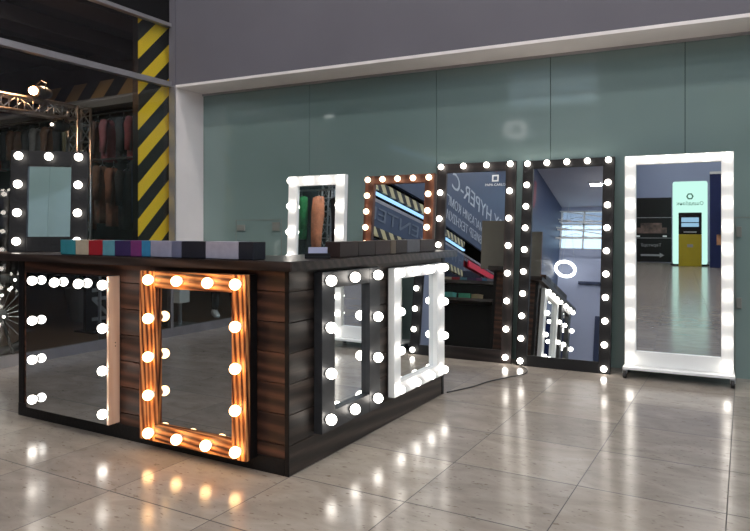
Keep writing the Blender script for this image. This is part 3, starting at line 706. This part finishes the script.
bx('plinth', (kx0+.0, kx1-.026, ky0-.006, ky0+.0, .0, .085), M['black'], t, .001)
for (a, b, c, d) in ((kx0, kx0+.058, ky0-.004, ky0+.06), (kx0, kx0+.058, iy-.03, iy+.03), (kx1-.024, kx1+.004, ky0-.006, ky0), (kx1-.03, kx1+.004, ky1-.028, ky1+.004), (ix-.004, ix+.028, ky1-.028, ky1+.004)):
    bx('corner_post', (a, b, c, d, 0, kz), M['black'], t, .002)
bm = bmesh.new(); o = .0
pr = [(-4.75,2.584),(-1.938,2.584),(-1.938,4.72),(-2.47,4.72),(-2.47,3.19),(-4.75,3.19)]
lo_ = [bm.verts.new((x,y,kz)) for x,y in pr]; hi_ = [bm.verts.new((x,y,CT)) for x,y in pr]
bm.faces.new(lo_[::-1]); bm.faces.new(hi_)
for k in range(6): bm.faces.new((lo_[k], lo_[(k+1)%6], hi_[(k+1)%6], hi_[k]))
bmesh.ops.bevel(bm, geom=bm.edges[:], offset=.004, segments=2, affect='EDGES')
finish('countertop', bm, M['top'], t)
bx('inner_shelf', (kx0+.03, ix-.002, iy+.002, iy+.55, .76, .798), M['top'], t, .003)
for xx in (kx0+.05, ix-.07): bx('shelf_leg', (xx, xx+.05, iy+.48, iy+.53, 0, .76), M['black'], t, .002)
bx('support_leg', (-4.72, -4.66, 3.1, 3.16, 0, kz), M['black'], t, .003)

# mirrors hung on the counter.  left long face looks to -y
zc = .10
w, h, d = .80, .875, .086
t = thing('wall_mirror', 'frameless square mirror with clear bulbs at the left of the counter front', 'mirror', (-3.665, ky0-d, .099))
bx('back_box', (-w/2+.012, w/2-.016, .006, d-.006, .0, h), M['black'], t)
bx('mirror_glass', (-w/2, w/2-.016, .0, .005, .0, h), M['mirror_dark'], t)
bx('side_board', (w/2-.016, w/2, .0, d-.006, -.002, h+.002), M['pine'], t, .002)
for zz in (.46, .48): bx('screw_cap', (w/2, w/2+.001, .045, .051, zz-.003, zz+.003), M['black'], t)
add_bulbs(t, [(x, z) for x in (-.288, .385) for z in (.828, .573, .324, .07)]+[(-.064, .825), (.166, .826)], .028, M['bulb'], M['socket'])
w, h, d = .784, .952, .095
mirror('wall_mirror', 'orange burnt wood framed mirror with warm bulbs on the counter front', 'mirror', (-2.60, ky0-d, .068), 0, 0, w, h, d-.006, (.122,.097,.094,.092), (M['burnt_v'], M['burnt_h']), [(x-.0+.0, z) for x in (-.286, .372-.025) for z in (.905, .69, .477, .264, .053)]+[(-.07+.003, .906), (.157, .905), (-.068, .052), (.145, .054)], .029, M['bulb_warm'], M['socket'], glass='mirror_dark', rec=.027, boxed=.032)
d = .06
w, h = .63, .86
mirror('wall_mirror', 'narrow charcoal framed mirror on the right side of the counter', 'mirror', (kx1+d, 3.185, .165), PI/2, 0, w, h, d-.006, (.125,.125,.09,.105), (M['charcoal'], M['charcoal']), [(x, z) for x in (-.295+.02, .235) for z in (.815, .565, .32, .075)]+[(-.03, .818), (-.03, .072)], .029, M['bulb'], M['socket_dark'], rec=.03)
w, h = .80, .83
mirror('wall_mirror', 'white framed mirror with bulbs on the right side of the counter', 'mirror', (kx1+d, 4.09, .175), PI/2, 0, w, h, d-.006, (.09,.13,.07,.085), (M['white'], M['white']), grid(w, h, 4, 4, .04, .03, .05, bottom=True, mr=.06), .026, M['bulb'], M['socket'], rec=.035)

# ------------------------------------------------------------------ sample blocks on the counter
edges = [-3.772,-3.624,-3.500,-3.371,-3.263,-3.124,-3.032,-2.958,-2.790,-2.713,-2.534,-2.302,-2.201]
cols = [((.03,.20,.24),'teal'),((.42,.35,.26),'sand coloured'),((.30,.012,.02),'dark red'),((.10,.28,.34),'pale teal'),((.035,.02,.085),'dark purple'),((.16,.03,.14),'plum'),((.03,.19,.36),'bright blue'),((.26,.26,.35),'lilac grey'),((.13,.14,.22),'slate blue'),((.012,.012,.02),'black'),((.33,.32,.39),'pale lilac'),((.012,.013,.02),'ink black')]
where = ['at the left end of the row','between teal and dark red','right of the sand block','between dark red and dark purple','left of the plum block','between purple and bright blue','between plum and lilac grey','left of the slate block','between lilac grey and black','left of the pale lilac block','between the two black blocks','at the right end of the row']
def block(dims, col, label, group, vertical=False):
    t = thing('sample_block', label, 'sample block', ((dims[0]+dims[1])/2, (dims[2]+dims[3])/2, dims[4]), group=group)
    cx, cy, cz = t.location
    m = plain('sample_'+label.split()[0]+str(len(bpy.data.materials)), col, .42, vary=.1, scale=18, bump=.1, bscale=120)
    bm = bmesh.new(); box(bm, dims[0]-cx, dims[1]-cx, dims[2]-cy, dims[3]-cy, .004, dims[5]-cz, .003); finish('block', bm, m, t)
    bx('felt_base', (dims[0]-cx+.004, dims[1]-cx-.004, dims[2]-cy+.004, dims[3]-cy-.004, 0, .004), M['black'], t)
for i, (c, nm) in enumerate(cols):
    block((edges[i]+.001, edges[i+1]-.001, 2.615, 2.715, CT, CT+.095), c, f'{nm} sample block on the counter front edge, {where[i]}', 'colour sample blocks along the front edge')
ed2 = [3.087, 3.29, 3.49, 3.69, 3.765, 3.925, 4.125, 4.385]
cols2 = [((.030,.017,.014),'dark brown','nearest the corner'),((.022,.013,.012),'blackish brown','second from the corner'),((.034,.018,.015),'reddish brown','left of the tan block'),((.13,.09,.055),'tan','between two brown blocks'),((.025,.016,.013),'chocolate brown','right of the tan block'),((.10,.10,.11),'grey','between two brown blocks'),((.028,.014,.012),'dark red-brown','at the far end')]
for i, (c, nm, wh) in enumerate(cols2):
    block((-2.075, -1.975, ed2[i]+.001, ed2[i+1]-.001, CT, CT+.09), c, f'{nm} wood sample block on the right counter edge, {wh}', 'wood sample blocks along the right edge')
t = thing('card_holder', 'black card holder with pale cards near the counter corner', 'card holder', (-2.06, 2.99, CT), (0,0,.6))
bx('tray', (-.07,.07,-.05,.05,0,.012), M['black'], t, .002); bx('front_lip', (-.07,.07,-.05,-.044,.012,.03), M['black'], t)
bm = bmesh.new()
for k in range(6): box(bm, -.05+.002*k, .045+.002*k, -.038+k*.009, -.034+k*.009, .012, .062)
finish('cards', bm, plain('card', (.45,.46,.62), .5), t)

for i, (x, y, c, nm) in enumerate([(-3.1,3.35,(.05,.32,.20),'green'),(-3.3,3.42,(.10,.40,.36),'mint'),(-2.95,3.30,(.45,.38,.24),'sand')]):
    t = thing('small_box', nm+' cardboard box on the shelf inside the counter', 'box', (x, y, .799), (0,0,.3*i))
    bx('carton', (-.08,.08,-.05,.05,0,.07), plain('carton_'+nm, c, .6), t, .003); bx('lid', (-.083,.083,-.053,.053,.0705,.085), plain('lid_'+nm, c, .5), t, .002)
# ------------------------------------------------------------------ small fittings on the glass wall
def hatch(x0, x1, z1, label):
    t = thing('access_panel', label, 'access panel', (x0, wy(x0), 0), (0,0,WYAW)); L_ = x1-x0
    bm = bmesh.new()
    box(bm, 0, L_, -.004, -.0005, z1-.006, z1); box(bm, 0, .006, -.004, -.0005, 0, z1-.006); box(bm, L_-.006, L_, -.004, -.0005, 0, z1-.006)
    finish('edge_strip', bm, M['socketbox'], t); return t
h1 = hatch(-5.276, -4.624, 1.37, 'thin outlined access panel in the glass wall behind the counter')
bx('lock', (.03, .14, -.02, -.001, 1.24, 1.31), M['socketbox'], h1, .004)
bx('hinge', (.53, .63, -.02, -.001, 1.24, 1.34), M['socketbox'], h1, .004)
h2 = hatch(-.075, .75, 1.36, 'thin outlined access panel in the glass wall right of the tall white mirror')
for zz in (1.235, .635): bx('hinge', (.01, .05, -.02, -.001, zz-.045, zz+.045), M['socketbox'], h2, .004)
# cable on the floor
bm = bmesh.new()
ctl = [Vector(p) for p in ((-1.985,4.62,.008),(-1.88,4.9,.006),(-1.84,5.1,.006),(-1.76,5.32,.006),(-1.66,5.55,.006),(-1.70,5.75,.006),(-1.80,5.85,.006))]
pts = []
for i in range(len(ctl)-1):
    p0, p1, p2, p3 = ctl[max(i-1,0)], ctl[i], ctl[i+1], ctl[min(i+2, len(ctl)-1)]
    for k in range(6):
        s = k/6; pts.append(.5*((2*p1)+(p2-p0)*s+(2*p0-5*p1+4*p2-p3)*s*s+(3*p1-p0-3*p2+p3)*s**3))
tube(bm, pts, .005, 8); tag(finish('power_cable', bm, M['rubber'], None, True), 'black cable curving over the floor from the counter to the tall mirrors', 'cable')

# ------------------------------------------------------------------ light and colour
world = bpy.data.worlds.new('world'); scene.world = world; world.use_nodes = True
bg = world.node_tree.nodes['Background']; bg.inputs[0].default_value = (.60,.78,1.,1); bg.inputs[1].default_value = 2.2
scene.view_settings.view_transform = 'Standard'; scene.view_settings.look = 'None'
scene.view_settings.gamma = 1; scene.view_settings.use_curve_mapping = False
scene.view_settings.exposure = 0.08
scene.cycles.use_denoising = True
scene.cycles.max_bounces = 8; scene.cycles.diffuse_bounces = 3; scene.cycles.glossy_bounces = 6; scene.cycles.transparent_max_bounces = 12
scene.cycles.sample_clamp_indirect = 6; scene.cycles.blur_glossy = .3
